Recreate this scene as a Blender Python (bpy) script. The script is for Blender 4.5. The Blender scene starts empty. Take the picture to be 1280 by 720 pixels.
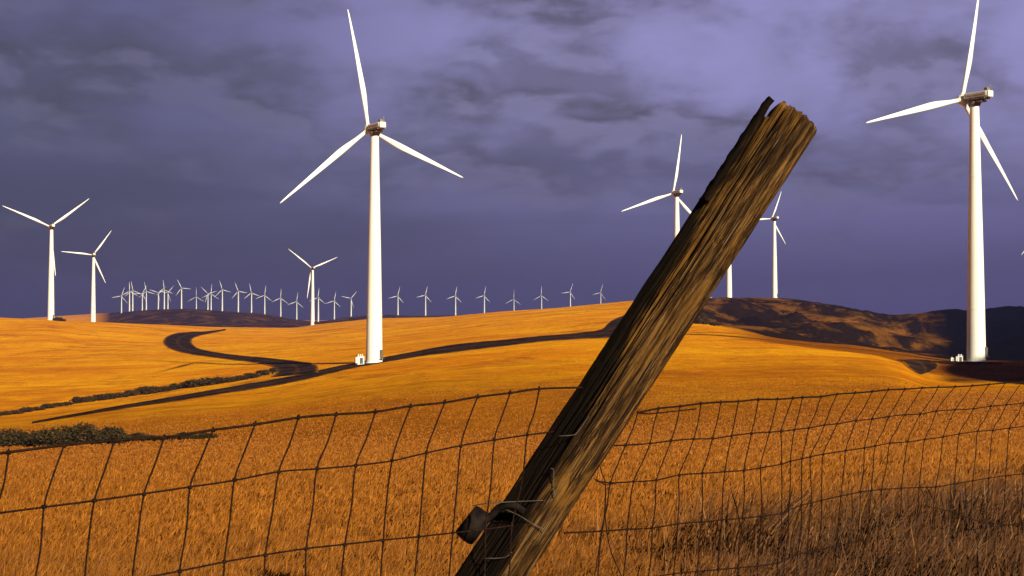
import bpy, bmesh, math, random
import numpy as np
from mathutils import Vector, Matrix

# ------------------------------------------------------------------ camera
F = 1778.0            # focal length in pixels of a 1280 wide picture
PITCH = math.atan(40.0 / F)
CZ = 1.45             # eye height
scene = bpy.context.scene
cam = bpy.data.cameras.new('camera')
cam.sensor_width = 36.0
cam.lens = F / 1280.0 * 36.0
cam.clip_start = 0.05
cam.clip_end = 30000
camo = bpy.data.objects.new('camera', cam)
scene.collection.objects.link(camo)
camo.location = (0, 0, CZ)
camo.rotation_euler = (math.pi / 2 + PITCH, 0, 0)
scene.camera = camo

# ------------------------------------------------------------------ sun + world
SUN_EL = math.radians(26)
SUN_AZ = math.radians(32)      # to the right of straight behind the camera
S = Vector((math.sin(SUN_AZ) * math.cos(SUN_EL), -math.cos(SUN_AZ) * math.cos(SUN_EL), math.sin(SUN_EL)))
sl = bpy.data.lights.new('sun', 'SUN')
sl.energy = 5.0
sl.angle = math.radians(0.5)
sl.color = (1.0, 0.88, 0.66)
so = bpy.data.objects.new('sun', sl)
scene.collection.objects.link(so)
so.location = (20, -20, 30)
so.rotation_euler = S.to_track_quat('Z', 'Y').to_euler()

scene.view_settings.view_transform = 'Standard'
scene.view_settings.look = 'None'
scene.view_settings.exposure = 0.9
scene.view_settings.gamma = 1.0
scene.view_settings.use_curve_mapping = False

world = bpy.data.worlds.new('World')
scene.world = world
world.use_nodes = True


class NT:
    """tiny node-tree helper"""
    def __init__(self, tree):
        self.t = tree
        self.n = tree.nodes
        self.l = tree.links

    def node(self, typ, **kw):
        nd = self.n.new(typ)
        for k, v in kw.items():
            setattr(nd, k, v)
        return nd

    def put(self, sock, val):
        if val is None:
            return
        if hasattr(val, 'is_output'):
            self.l.new(val, sock)
        else:
            sock.default_value = val

    def math(self, op, a, b=None, c=None, clamp=False):
        nd = self.node('ShaderNodeMath', operation=op, use_clamp=clamp)
        self.put(nd.inputs[0], a)
        self.put(nd.inputs[1], b)
        self.put(nd.inputs[2], c)
        return nd.outputs[0]

    def mixc(self, fac, a, b, blend='MIX'):
        nd = self.node('ShaderNodeMix', data_type='RGBA', blend_type=blend)
        self.put(nd.inputs[0], fac)
        for s, v in ((nd.inputs[6], a), (nd.inputs[7], b)):
            if isinstance(v, tuple) and len(v) == 3:
                v = v + (1.0,)
            self.put(s, v)
        return nd.outputs[2]

    def noise(self, vec, scale, detail=4.0, rough=0.55, dist=0.0):
        nd = self.node('ShaderNodeTexNoise')
        self.put(nd.inputs['Vector'], vec)
        nd.inputs['Scale'].default_value = scale
        nd.inputs['Detail'].default_value = detail
        nd.inputs['Roughness'].default_value = rough
        nd.inputs['Distortion'].default_value = dist
        return nd.outputs[0]

    def mapr(self, v, a, b, c=0.0, d=1.0, smooth=True):
        nd = self.node('ShaderNodeMapRange', interpolation_type='SMOOTHSTEP' if smooth else 'LINEAR')
        self.put(nd.inputs[0], v)
        for i, x in enumerate((a, b, c, d)):
            self.put(nd.inputs[i + 1], x)
        return nd.outputs[0]

    def mapping(self, vec, scale=(1, 1, 1), loc=(0, 0, 0), rot=(0, 0, 0)):
        nd = self.node('ShaderNodeMapping')
        self.put(nd.inputs[0], vec)
        nd.inputs[1].default_value = loc
        nd.inputs[2].default_value = rot
        nd.inputs[3].default_value = scale
        return nd.outputs[0]


w = NT(world.node_tree)
w.n.clear()
sky = w.node('ShaderNodeTexSky', sky_type='NISHITA')
sky.sun_disc = False
sky.sun_elevation = SUN_EL
sky.sun_rotation = math.atan2(S.x, S.y)
tc = w.node('ShaderNodeTexCoord')
sep = w.node('ShaderNodeSeparateXYZ')
w.put(sep.inputs[0], tc.outputs['Generated'])
X, Y, Z = sep.outputs
az = w.math('ARCTAN2', X, Y)                       # radians, 0 along +Y, right positive
el = w.math('ARCSINE', Z)
U = w.math('MULTIPLY', az, 180 / math.pi)          # degrees
V = w.math('MULTIPLY', el, 180 / math.pi)
comb = w.node('ShaderNodeCombineXYZ')
w.put(comb.inputs[0], U)
w.put(comb.inputs[1], V)
UV = comb.outputs[0]
wn = w.node('ShaderNodeTexNoise')                  # billow distortion
w.put(wn.inputs['Vector'], w.mapping(UV, (0.22, 0.42, 1)))
wn.inputs['Scale'].default_value = 1.0
wn.inputs['Detail'].default_value = 6.0
wn.inputs['Roughness'].default_value = 0.55
wsep = w.node('ShaderNodeSeparateColor')
w.put(wsep.inputs[0], wn.outputs['Color'])
Ud = w.math('ADD', U, w.math('MULTIPLY', w.math('SUBTRACT', wsep.outputs[0], 0.5), 7.5))
Vd = w.math('ADD', V, w.math('MULTIPLY', w.math('SUBTRACT', wsep.outputs[1], 0.5), 3.4))


def px2deg(u, v):
    return math.degrees(math.atan((u - 640) / F)), math.degrees(math.atan((400 - v) / F))


# big cloud masses that stand in the sky at these bearings: (bearing/elevation, half sizes in degrees, density)
CL = [(120, 95, 240, 60, .75), (60, 200, 300, 26, .30), (640, 215, 190, 45, .65), (700, 95, 120, 45, .95), (800, 180, 130, 35, .65),
      (350, 90, 130, 22, .40), (640, 0, 130, 20, .60), (830, 0, 90, 18, .55), (1140, 110, 75, 75, 1.0), (1170, 205, 170, 22, .35),
      (960, 245, 220, 24, .30), (380, 4, 90, 12, .45), (150, 15, 140, 14, .25), (1020, 185, 60, 18, .30)]
dens = None
for (cu, cv, su, sv, amp) in CL:
    a, e = px2deg(cu, cv)
    sa, se = su / F * 57.3, sv / F * 57.3
    dx = w.math('DIVIDE', w.math('SUBTRACT', Ud, a), sa)
    dy = w.math('DIVIDE', w.math('SUBTRACT', Vd, e), se)
    r2 = w.math('ADD', w.math('MULTIPLY', dx, dx), w.math('MULTIPLY', dy, dy))
    g = w.math('MULTIPLY', w.math('EXPONENT', w.math('MULTIPLY', r2, -0.8)), amp)
    dens = g if dens is None else w.math('ADD', dens, g)


def billow(off):
    a_ = w.noise(w.mapping(UV, (0.24, 0.50, 1), (3.1 + off[0], 1.7 + off[1], 0)), 1.0, 5, 0.52, 0.25)
    b_ = w.noise(w.mapping(UV, (0.11, 0.30, 1), (8.3 + off[0] * .4, 4.2 + off[1] * .4, 2.0)), 1.0, 4, 0.5, 0.2)
    return w.math('ADD', w.math('MULTIPLY', a_, 0.55), w.math('MULTIPLY', b_, 0.45))


bil = billow((0, 0))
bil_up = billow((-0.10, -0.34))                    # the same billows looked up a little higher: their tops catch light
dens = w.math('ADD', dens, w.math('MULTIPLY', w.math('SUBTRACT', bil, 0.5), 2.6))
dens = w.mapr(dens, -0.12, 0.72)
lit = w.mapr(w.math('SUBTRACT', bil, bil_up), -0.04, 0.08)
f_v = w.mapr(V, 1.0, 10.5)
f_u = w.mapr(U, -20, 17)
f_h = w.mapr(U, -17, 3)
low = w.mixc(f_u, (.032, .027, .074), (.105, .088, .255))
high = w.mixc(f_h, (.125, .112, .25), (.35, .32, .65))
clear = w.mixc(f_v, low, high)
cl_lo = w.mixc(f_u, (.035, .030, .070), (.080, .066, .160))
cl_hi = w.mixc(f_u, (.066, .058, .090), (.118, .099, .158))
cloudc = w.mixc(w.mapr(V, 1.0, 9.5), cl_lo, cl_hi)
cl_top = w.mixc(0.62, cloudc, w.mixc(0.25, clear, (.30, .27, .36)))
cloudc = w.mixc(lit, cloudc, cl_top)
cloudc = w.mixc(w.mapr(bil, 0.60, 0.48, 0, 0.30), cloudc, clear)
strat = w.noise(w.mapping(UV, (0.06, 0.7, 1), (0, 5.0, 2.0)), 1.0, 6, 0.55, 0.5)
skyc = w.mixc(dens, clear, cloudc)
sheet = w.math('MULTIPLY', w.mapr(strat, 0.40, 0.66, 0, 0.5), w.mapr(V, 9.0, 4.0))
skyc = w.mixc(sheet, skyc, w.mixc(f_u, (.036, .030, .072), (.080, .066, .17)))
# unseen sky darkened overhead to cut purple fill; set dull warm grey behind the viewer
over = w.mapr(V, 13.0, 26.0)
skyc = w.mixc(over, skyc, (.040, .037, .055))
skyc = w.mixc(w.math('MULTIPLY', w.mapr(w.math('ABSOLUTE', U), 40.0, 80.0), w.mapr(V, 26.0, 13.0)), skyc, (.085, .070, .070))
bg1 = w.node('ShaderNodeBackground')
w.put(bg1.inputs[0], sky.outputs[0])
bg1.inputs[1].default_value = 0.05
bg2 = w.node('ShaderNodeBackground')
w.put(bg2.inputs[0], skyc)
bg2.inputs[1].default_value = 0.51
mx = w.node('ShaderNodeMixShader')
mx.inputs[0].default_value = 0.94                  # thick storm cloud over the clear sky
w.l.new(bg1.outputs[0], mx.inputs[1])
w.l.new(bg2.outputs[0], mx.inputs[2])
out = w.node('ShaderNodeOutputWorld')
w.l.new(mx.outputs[0], out.inputs[0])

scene.cycles.volume_bounces = 0
scene.cycles.max_bounces = 6

# ------------------------------------------------------------------ helpers
rng = np.random.default_rng(7)
random.seed(7)
col = scene.collection


def ray(u, v):
    a = (u - 640) / F
    b = (360 - v) / F
    y = math.cos(PITCH) - b * math.sin(PITCH)
    z = math.sin(PITCH) + b * math.cos(PITCH)
    return a / y, z / y                            # x and z per metre of y


def at(u, v, y):
    a, b = ray(u, v)
    return Vector((a * y, y, CZ + b * y))


def tag(o, label=None, cat=None, group=None, kind=None):
    if label: o['label'] = label
    if cat: o['category'] = cat
    if group: o['group'] = group
    if kind: o['kind'] = kind
    return o


def empty(name, loc=(0, 0, 0), rz=0.0):
    o = bpy.data.objects.new(name, None)
    o.empty_display_size = 0.5
    o.location = loc
    o.rotation_euler = (0, 0, rz)
    col.objects.link(o)
    return o


def npmesh(name, verts, faces, mat=None, parent=None, smooth=True, attrs=None):
    """faces: (n,4) or (n,3) int array"""
    me = bpy.data.meshes.new(name)
    verts = np.asarray(verts, dtype=np.float32)
    faces = np.asarray(faces, dtype=np.int32)
    n, k = faces.shape
    me.vertices.add(len(verts))
    me.vertices.foreach_set('co', verts.ravel())
    me.loops.add(n * k)
    me.loops.foreach_set('vertex_index', faces.ravel())
    me.polygons.add(n)
    me.polygons.foreach_set('loop_start', np.arange(0, n * k, k, dtype=np.int32))
    me.polygons.foreach_set('loop_total', np.full(n, k, dtype=np.int32))
    me.polygons.foreach_set('use_smooth', np.full(n, smooth, dtype=bool))
    if attrs:
        for an, (av) in attrs.items():
            at_ = me.color_attributes.new(an, 'FLOAT_COLOR', 'POINT')
            at_.data.foreach_set('color', np.asarray(av, dtype=np.float32).ravel())
    me.update(calc_edges=True)
    if mat: me.materials.append(mat)
    o = bpy.data.objects.new(name, me)
    col.objects.link(o)
    if parent: o.parent = parent
    return o


def bmobj(name, bm, mat, parent=None, smooth=False):
    me = bpy.data.meshes.new(name)
    bmesh.ops.recalc_face_normals(bm, faces=bm.faces)
    bm.to_mesh(me)
    bm.free()
    if smooth:
        for p in me.polygons: p.use_smooth = len(p.vertices) <= 4
    me.materials.append(mat)
    o = bpy.data.objects.new(name, me)
    col.objects.link(o)
    if parent: o.parent = parent
    return o


def box(bm, c, s, bev=0.0, rot=None):
    r = bmesh.ops.create_cube(bm, size=1.0)
    M = Matrix.Translation(c) @ (rot if rot else Matrix.Identity(4)) @ Matrix.Diagonal((s[0], s[1], s[2], 1))
    bmesh.ops.transform(bm, matrix=M, verts=r['verts'])
    if bev > 0:
        es = list({e for v in r['verts'] for e in v.link_edges})
        bmesh.ops.bevel(bm, geom=es, offset=bev, segments=2, affect='EDGES', profile=0.6)


def cyl(bm, p0, p1, r0, r1, n=20, cap=True):
    p0, p1 = Vector(p0), Vector(p1)
    d = p1 - p0
    r = bmesh.ops.create_cone(bm, cap_ends=cap, segments=n, radius1=r0, radius2=r1, depth=d.length)
    M = Matrix.Translation((p0 + p1) / 2) @ d.to_track_quat('Z', 'Y').to_matrix().to_4x4()
    bmesh.ops.transform(bm, matrix=M, verts=r['verts'])


def tube(bm, pts, r, n=6):
    """a wire through pts"""
    pts = [Vector(p) for p in pts]
    rings = []
    for i, p in enumerate(pts):
        a = pts[max(0, i - 1)]
        b = pts[min(len(pts) - 1, i + 1)]
        d = (b - a).normalized()
        ref = Vector((0, 1, 0)) if abs(d.y) < 0.9 else Vector((1, 0, 0))
        s1 = d.cross(ref).normalized()
        s2 = d.cross(s1)
        rings.append([bm.verts.new(p + r * (math.cos(t) * s1 + math.sin(t) * s2))
                      for t in [2 * math.pi * k / n for k in range(n)]])
    for A, B in zip(rings, rings[1:]):
        for k in range(n):
            bm.faces.new((A[k], A[(k + 1) % n], B[(k + 1) % n], B[k]))
    bm.faces.new(rings[0])
    bm.faces.new(rings[-1][::-1])


def catmull(pts, sub=5):
    P = [Vector(p) for p in pts]
    o = []
    for i in range(len(P) - 1):
        p0, p1, p2, p3 = P[max(i - 1, 0)], P[i], P[i + 1], P[min(i + 2, len(P) - 1)]
        for k in range(sub):
            t = k / sub
            o.append(0.5 * ((2 * p1) + (p2 - p0) * t + (2 * p0 - 5 * p1 + 4 * p2 - p3) * t * t + (3 * p1 - p0 - 3 * p2 + p3) * t ** 3))
    o.append(P[-1])
    return o


def mat(name, base=(.5, .5, .5), rough=0.6, metal=0.0):
    m = bpy.data.materials.new(name)
    m.use_nodes = True
    b = m.node_tree.nodes['Principled BSDF']
    b.inputs['Base Color'].default_value = (*base, 1)
    b.inputs['Roughness'].default_value = rough
    b.inputs['Metallic'].default_value = metal
    return m, NT(m.node_tree), b


def hash2(ix, iy, seed):
    h = (ix * 374761393 + iy * 668265263 + seed * 1442695041) & 0x7fffffff
    h = ((h ^ (h >> 13)) * 1274126177) & 0x7fffffff
    return ((h ^ (h >> 16)) & 0xffff) / 65535.0


def vnoise(x, y, seed=0):
    ix = np.floor(x).astype(np.int64)
    iy = np.floor(y).astype(np.int64)
    fx = x - ix
    fy = y - iy
    fx = fx * fx * (3 - 2 * fx)
    fy = fy * fy * (3 - 2 * fy)
    a = hash2(ix, iy, seed); b = hash2(ix + 1, iy, seed)
    c = hash2(ix, iy + 1, seed); d = hash2(ix + 1, iy + 1, seed)
    return (a * (1 - fx) + b * fx) * (1 - fy) + (c * (1 - fx) + d * fx) * fy


def fbm(x, y, seed=0, oct=4):
    s = 0
    a = 0.5
    for o in range(oct):
        s = s + a * (vnoise(x * 2 ** o, y * 2 ** o, seed + o * 17) - 0.5)
        a *= 0.5
    return s


# ------------------------------------------------------------------ terrain shape
# each row follows one break of the land: (bearing as picture column, elevation as picture row, distance)
K = [
    [(-600, 590, 50), (0, 590, 50), (640, 575, 55), (1280, 548, 55), (1900, 540, 55)],
    [(-600, 565, 100), (0, 560, 110), (170, 552, 115), (400, 540, 120), (640, 533, 125), (900, 515, 130), (1100, 500, 140), (1280, 492, 150), (1900, 480, 150)],
    [(-600, 540, 180), (0, 532, 200), (60, 525, 215), (200, 501, 265), (340, 478.5, 305), (450, 457, 345), (467, 454.5, 355), (600, 435, 385), (700, 425, 400), (760, 422.5, 400),
     (880, 425, 380), (960, 430, 350), (1050, 440, 310), (1100, 447, 290), (1130, 457, 270), (1150, 468, 260), (1185, 477, 245), (1280, 480, 235), (1900, 480, 230)],
    [(-600, 520, 260), (0, 515, 285), (200, 492, 320), (340, 467, 350), (450, 450, 385), (480, 447, 395), (600, 427, 440), (700, 417, 470), (760, 408, 500), (800, 405, 500), (850, 404, 470),
     (880, 406, 450), (926, 414, 430), (971, 423, 410), (1024, 429, 400), (1063, 431, 390), (1120, 440, 360), (1188, 451, 330), (1219, 452, 323), (1280, 453, 320), (1900, 450, 320)],
    [(-600, 460, 500), (0, 455, 500), (200, 448, 520), (340, 440, 540), (467, 430, 560), (600, 410, 620), (700, 400, 640), (760, 396, 650), (800, 394, 660), (845, 391, 711), (880, 402, 640), (940, 418, 600),
     (1000, 435, 550), (1100, 450, 520), (1219, 462, 500), (1280, 465, 500), (1900, 460, 500)],
    [(-600, 392, 950), (0, 397, 950), (63, 400, 912), (130, 403, 1000), (200, 406, 1100), (270, 409, 1250), (370, 410, 1350), (391, 406, 1461), (470, 398, 1350), (550, 396.5, 1200),
     (620, 390, 1100), (700, 385, 1000), (760, 379, 950), (800, 375, 900), (850, 374, 950), (900, 374, 1000), (940, 372, 1050), (980, 373, 1067), (1010, 376, 1050), (1040, 384, 1000),
     (1090, 393, 950), (1130, 395, 950), (1160, 391, 930), (1180, 388, 900), (1215, 390, 900), (1240, 389, 900), (1262, 384, 900), (1280, 384, 900), (1500, 372, 900), (1900, 365, 900)],
    [(-600, 410, 1700), (300, 414, 1700), (470, 408, 1800), (700, 400, 1600), (1000, 398, 1600), (1280, 400, 1500), (1900, 400, 1500)],
    [(-600, 396, 2600), (0, 403, 2600), (110, 404, 2600), (140, 397, 2600), (160, 391.5, 2600), (200, 386.5, 2600), (240, 386, 2600), (280, 389, 2600), (330, 393, 2600), (360, 399, 2600),
     (390, 406, 2600), (420, 399, 2600), (440, 395.5, 2600), (470, 393, 2600), (500, 394, 2600), (520, 396, 2600), (560, 397, 2600), (640, 392, 2600), (760, 382, 2600), (860, 398, 2600), (900, 401, 2600), (1900, 401, 2600)],
    [(-600, 398, 3000), (0, 400, 3000), (150, 390, 3000), (200, 387, 3000), (264, 389, 3000), (331, 392, 3000), (371, 400, 3000), (400, 402, 3000), (440, 396, 3000), (500, 395, 3000), (570, 394, 3000),
     (605, 392, 3000), (640, 390, 3000), (680, 387, 3000), (713, 384, 3000), (751, 381, 3000), (800, 384, 3000), (880, 401, 3000), (1900, 401, 3000)],
    [(-600, 401, 5000), (1900, 401, 5000)],
    [(-600, 400.2, 8200), (1900, 400.2, 8200)],
]


def smooth_interp(u, xs, ys):
    """piecewise-linear sampled then softened over +-10 px"""
    r = 0
    for k, wgt in ((-12, .12), (-6, .22), (0, .32), (6, .22), (12, .12)):
        r = r + wgt * np.interp(u + k, xs, ys)
    return r


def bump(x, y, cx, cy, h, r, stretch=1.0, rot=0.0):
    ca, sa = math.cos(rot), math.sin(rot)
    dx = (x - cx) * ca + (y - cy) * sa
    dy = -(x - cx) * sa + (y - cy) * ca
    q = np.clip(1 - (dx / (r * stretch)) ** 2 - (dy / r) ** 2, 0, 1)
    return h * q * q * (3 - 2 * q)


def terrain(x, y):
    x = np.asarray(x, dtype=float)
    y = np.asarray(y, dtype=float)
    yy = np.maximum(y, 14.0)
    u = np.clip(640 + F * x / yy, -600, 1900)
    ds = [np.full_like(u, -300.0), np.full_like(u, 0.0), np.full_like(u, 6.0), np.full_like(u, 14.0)]
    side = np.clip((u - 640) / 640, -1.5, 1.5)
    zs = [np.full_like(u, 1.5), np.full_like(u, 0.0), np.full_like(u, -0.12), -0.75 + 0.25 * side]
    for k in K:
        xs, vs, dd = [np.array(c, dtype=float) for c in zip(*k)]
        v = smooth_interp(u, xs, vs)
        d = smooth_interp(u, xs, dd)
        ang = np.arctan((360 - v) / F) + PITCH
        ds.append(d)
        zs.append(CZ + np.tan(ang) * d)
    D = np.stack(ds); Zk = np.stack(zs)
    h = np.diff(D, axis=0)
    s = np.diff(Zk, axis=0) / h
    m = np.zeros_like(Zk)
    for i in range(1, len(D) - 1):
        a, b = s[i - 1], s[i]
        w1 = 2 * h[i] + h[i - 1]; w2 = h[i] + 2 * h[i - 1]
        ok = (a * b) > 0
        den = np.where(ok, w1 / np.where(ok, a, 1) + w2 / np.where(ok, b, 1), 1)
        m[i] = np.where(ok, (w1 + w2) / den, 0)
    z = np.zeros_like(u)
    for i in range(len(D) - 1):
        msk = (y >= D[i]) & (y < D[i + 1])
        t = np.clip((y - D[i]) / h[i], 0, 1)
        t2, t3 = t * t, t * t * t
        zi = (2 * t3 - 3 * t2 + 1) * Zk[i] + (t3 - 2 * t2 + t) * h[i] * m[i] + (-2 * t3 + 3 * t2) * Zk[i + 1] + (t3 - t2) * h[i] * m[i + 1]
        z = np.where(msk, zi, z)
    z = np.where(y >= D[-1], Zk[-1], z)
    # gullies and lumps in the brown hills on the right
    band = np.clip((y - 480) / 120, 0, 1) * np.clip((1010 - y) / 160, 0, 1) * np.clip((u - 850) / 60, 0, 1)
    gul = 1 - np.abs(fbm(x / 70 + y / 260, y / 190, 3, 4)) * 4
    z = z + band * (gul * 9.0 - 6.0 + fbm(x / 28, y / 40, 9, 3) * 9)
    band2 = np.clip((y - 1900) / 300, 0, 1) * np.clip((2580 - y) / 250, 0, 1)
    z = z + band2 * fbm(x / 120, y / 200, 5, 3) * 10
    # gentle roll of the fields
    roll = np.clip((y - 20) / 60, 0, 1) * np.clip((1500 - y) / 600, 0.15, 1)
    z = z + roll * fbm(x / 30, y / 60, 21, 3) * 0.5
    z = z + fbm(x / 2.5, y / 2.5, 31, 3) * 0.10 * np.clip((80 - y) / 60, 0, 1)
    # unseen hills added right of the frame to cast shade on the right side
    z = z + bump(x, y, 262, 112, 106, 145, 1.15, 0.9)
    z = z + bump(x, y, 560, 600, 170, 230, 1.3, 0.6)
    return z


def tz(x, y):
    return float(terrain(np.array([x]), np.array([y]))[0])


_dd = np.concatenate([np.arange(90, 600, 0.5), np.arange(600, 3200, 2.0)])


def hit(u, v, dmin=100):
    """where the sight line through (u, v) first meets the land"""
    a, b = ray(u, v)
    d = _dd[_dd >= dmin]
    g = terrain(a * d, d) - (CZ + b * d)
    idx = np.nonzero(g >= 0)[0]
    i = idx[0] if len(idx) else int(np.argmax(g))
    if i > 0 and len(idx):
        t = -g[i - 1] / (g[i] - g[i - 1] + 1e-9)
        dd = d[i - 1] + t * (d[i] - d[i - 1])
    else:
        dd = d[i]
    return a * dd, dd


def build_terrain():
    t_in = np.arange(-0.42, 0.4201, 0.0013)
    t_l = np.linspace(-1.5, -0.43, 90)
    t_r = np.linspace(0.43, 1.5, 90)
    t = np.concatenate([t_l, t_in, t_r])
    ys = [-300, -200, -120, -70, -40, -20, -10, -5]
    y = 0.0
    while y < 8150:
        ys.append(y)
        y += max(0.25, y * 0.0095)
    ys.append(8190)
    ys = np.array(ys)
    T, Yg = np.meshgrid(t, ys)
    Xg = T * (np.maximum(Yg, 0) + 150)
    Zg = terrain(Xg.ravel(), Yg.ravel())
    nv, nu = Xg.shape
    V_ = np.stack([Xg.ravel(), Yg.ravel(), Zg], axis=1)
    i = np.arange(nv - 1)[:, None] * nu + np.arange(nu - 1)[None, :]
    i = i.ravel()
    Fq = np.stack([i, i + 1, i + nu + 1, i + nu], axis=1)
    xf, yf = Xg.ravel(), Yg.ravel()
    u = np.clip(640 + F * xf / np.maximum(yf, 8), -600, 1900)
    # ground cover: r = brown scrub, g = dark brush + painted eastern shade, b = rusty weeds + painted foreground shade
    nz = fbm(xf / 40, yf / 60, 41, 3) * 0.6
    r = np.clip((yf - 470 + nz * 80) / 60, 0, 1) * np.clip((u - 845 + nz * 30) / 25, 0, 1) * np.clip((1400 - yf) / 100, 0, 1)
    pad = np.clip((u - 1165 - (yf - 250) * 0.1) / 25, 0, 1) * np.clip((yf - 235) / 12, 0, 1) * np.clip((480 - yf) / 10, 0, 1)
    r = np.maximum(r, pad * 0.9)
    beh = np.clip((u - 862) / 14, 0, 1) * np.clip((945 - u) / 30, 0, 1) * np.clip((yf - 455) / 10, 0, 1) * np.clip((640 - yf) / 30, 0, 1)
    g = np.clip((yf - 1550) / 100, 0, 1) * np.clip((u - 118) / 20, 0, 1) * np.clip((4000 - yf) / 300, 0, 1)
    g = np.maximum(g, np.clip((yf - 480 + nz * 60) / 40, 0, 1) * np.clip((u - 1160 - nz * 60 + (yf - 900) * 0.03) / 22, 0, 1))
    b = np.maximum(np.clip((26 - yf + (u - 640) * 0.03) / 20, 0, 1) * np.clip((u - 560) / 300, 0, 1), 0.85 * np.clip((300 - yf + nz * 90) / 190, 0, 1) ** 1.3)
    back = np.interp(u, [880, 960, 1050, 1100, 1130, 1160, 1200], [385, 355, 315, 295, 275, 262, 250])
    b = np.maximum(b, 0.9 * np.clip((yf - back - 4) / 6, 0, 1) * np.clip((u - 900) / 60, 0, 1) * np.clip((470 - yf) / 20, 0, 1))
    A = np.stack([r, g, b, np.ones_like(r)], axis=1)
    return V_, Fq, A


# ------------------------------------------------------------------ materials
def ground_material():
    m, n, b = mat('dry_field', rough=0.95)
    geo = n.node('ShaderNodeNewGeometry')
    P = geo.outputs['Position']
    att = n.node('ShaderNodeAttribute', attribute_name='cover')
    s = n.node('ShaderNodeSeparateColor')
    n.put(s.inputs[0], att.outputs['Color'])
    big = n.noise(P, 0.018, 5, 0.6)
    mid = n.noise(n.mapping(P, (0.12, 0.05, 0.12)), 1.0, 5, 0.65, 0.8)
    fine = n.noise(n.mapping(P, (1.6, 1.1, 1.6)), 1.0, 6, 0.7)
    vfine = n.noise(P, 9.0, 4, 0.7)
    gold = n.mixc(n.mapr(big, 0.35, 0.65), (.82, .28, .002), (.97, .43, .003))
    gold = n.mixc(n.mapr(mid, 0.48, 0.72, 0, 0.6), gold, (.50, .155, .006))
    # long harvester passes following the slope
    wv = n.noise(n.mapping(P, (0.016, 0.06, 0.1), rot=(0, 0, 0.15)), 1.0, 6, 0.65, 1.0)
    gold = n.mixc(n.mapr(wv, 0.48, 0.66, 0, 0.6), gold, (.50, .14, .003))
    wv2 = n.noise(n.mapping(P, (0.06, 0.22, 0.2), rot=(0, 0, -0.2)), 1.0, 6, 0.7, 1.4)
    gold = n.mixc(n.mapr(wv2, 0.5, 0.68, 0, 0.4), gold, (.42, .115, .004))
    gold = n.mixc(n.mapr(fine, 0.45, 0.75, 0, 0.35), gold, (.34, .105, .008))
    gold = n.mixc(n.mapr(vfine, 0.5, 0.8, 0, 0.3), gold, (.20, .07, .01))
    scr_n = n.noise(n.mapping(P, (0.035, 0.012, 0.06)), 1.0, 7, 0.66, 0.9)
    scrub = n.mixc(n.mapr(scr_n, 0.47, 0.66), (.016, .009, .004), (.23, .088, .007))
    spk = n.noise(P, 0.25, 5, 0.75)
    scrub = n.mixc(n.mapr(spk, 0.5, 0.68, 0, 0.8), scrub, (.035, .018, .006))
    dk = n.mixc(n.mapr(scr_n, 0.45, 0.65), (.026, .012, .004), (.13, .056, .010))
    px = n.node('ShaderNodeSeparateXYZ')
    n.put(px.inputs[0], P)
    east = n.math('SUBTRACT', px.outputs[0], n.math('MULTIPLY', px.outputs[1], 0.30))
    dk = n.mixc(n.mapr(n.math('ADD', east, n.math('MULTIPLY', n.math('SUBTRACT', spk, 0.5), 25.0)), -26, -4), dk, (.003, .003, .002))      # shade of the eastern hill painted into its colour, near black
    c = n.mixc(s.outputs[0], gold, scrub)
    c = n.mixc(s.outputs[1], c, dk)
    weed_shade = n.mixc(n.mapr(fine, 0.4, 0.6), (.16, .045, .002), (.34, .105, .004))
    weed_shade = n.mixc(n.mapr(mid, 0.42, 0.62, 0, 0.6), weed_shade, (.16, .045, .004))
    c = n.mixc(s.outputs[2], c, weed_shade)
    open_field = n.math('MULTIPLY', n.math('SUBTRACT', 1.0, s.outputs[0]), n.math('SUBTRACT', 1.0, s.outputs[1]))
    tuft = n.noise(n.mapping(P, (0.45, 0.30, 0.4)), 1.0, 5, 0.8)
    c = n.mixc(n.math('MULTIPLY', open_field, n.mapr(tuft, 0.58, 0.68, 0, 0.55)), c, (.17, .055, .006))
    patch = n.noise(n.mapping(P, (0.030, 0.020, 0.03), (5, 9, 0)), 1.0, 6, 0.75, 0.6)
    c = n.mixc(n.math('MULTIPLY', open_field, n.mapr(patch, 0.54, 0.66, 0, 0.6)), c, (.30, .085, .006))
    # faint wheel lines left by the last pass over the field
    wl = n.node('ShaderNodeTexWave', wave_type='BANDS', bands_direction='Y')
    n.put(wl.inputs['Vector'], n.mapping(P, (0.35, 1, 1), rot=(0, 0, 0.1)))
    wl.inputs['Scale'].default_value = 0.045
    wl.inputs['Distortion'].default_value = 5.0
    wl.inputs['Detail'].default_value = 3.0
    wl.inputs['Detail Scale'].default_value = 0.4
    c = n.mixc(n.math('MULTIPLY', n.math('MULTIPLY', open_field, n.mapr(wl.outputs['Fac'], 0.78, 1.0, 0, 0.42)), n.mapr(fine, 0.4, 0.55)), c, (.36, .10, .006))
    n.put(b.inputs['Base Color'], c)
    b.inputs['Specular IOR Level'].default_value = 0.0
    bp = n.node('ShaderNodeBump')
    bp.inputs['Strength'].default_value = 0.7
    bp.inputs['Distance'].default_value = 0.35
    n.put(bp.inputs['Height'], n.math('ADD', fine, n.math('MULTIPLY', vfine, 0.35)))
    bp2 = n.node('ShaderNodeBump')
    bp2.inputs['Strength'].default_value = 1.0
    bp2.inputs['Distance'].default_value = 1.6
    n.put(bp2.inputs['Height'], n.noise(n.mapping(P, (0.20, 0.11, 0.2)), 1.0, 8, 0.75, 0.4))
    n.l.new(bp.outputs[0], bp2.inputs['Normal'])
    n.l.new(bp2.outputs[0], b.inputs['Normal'])
    return m


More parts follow.
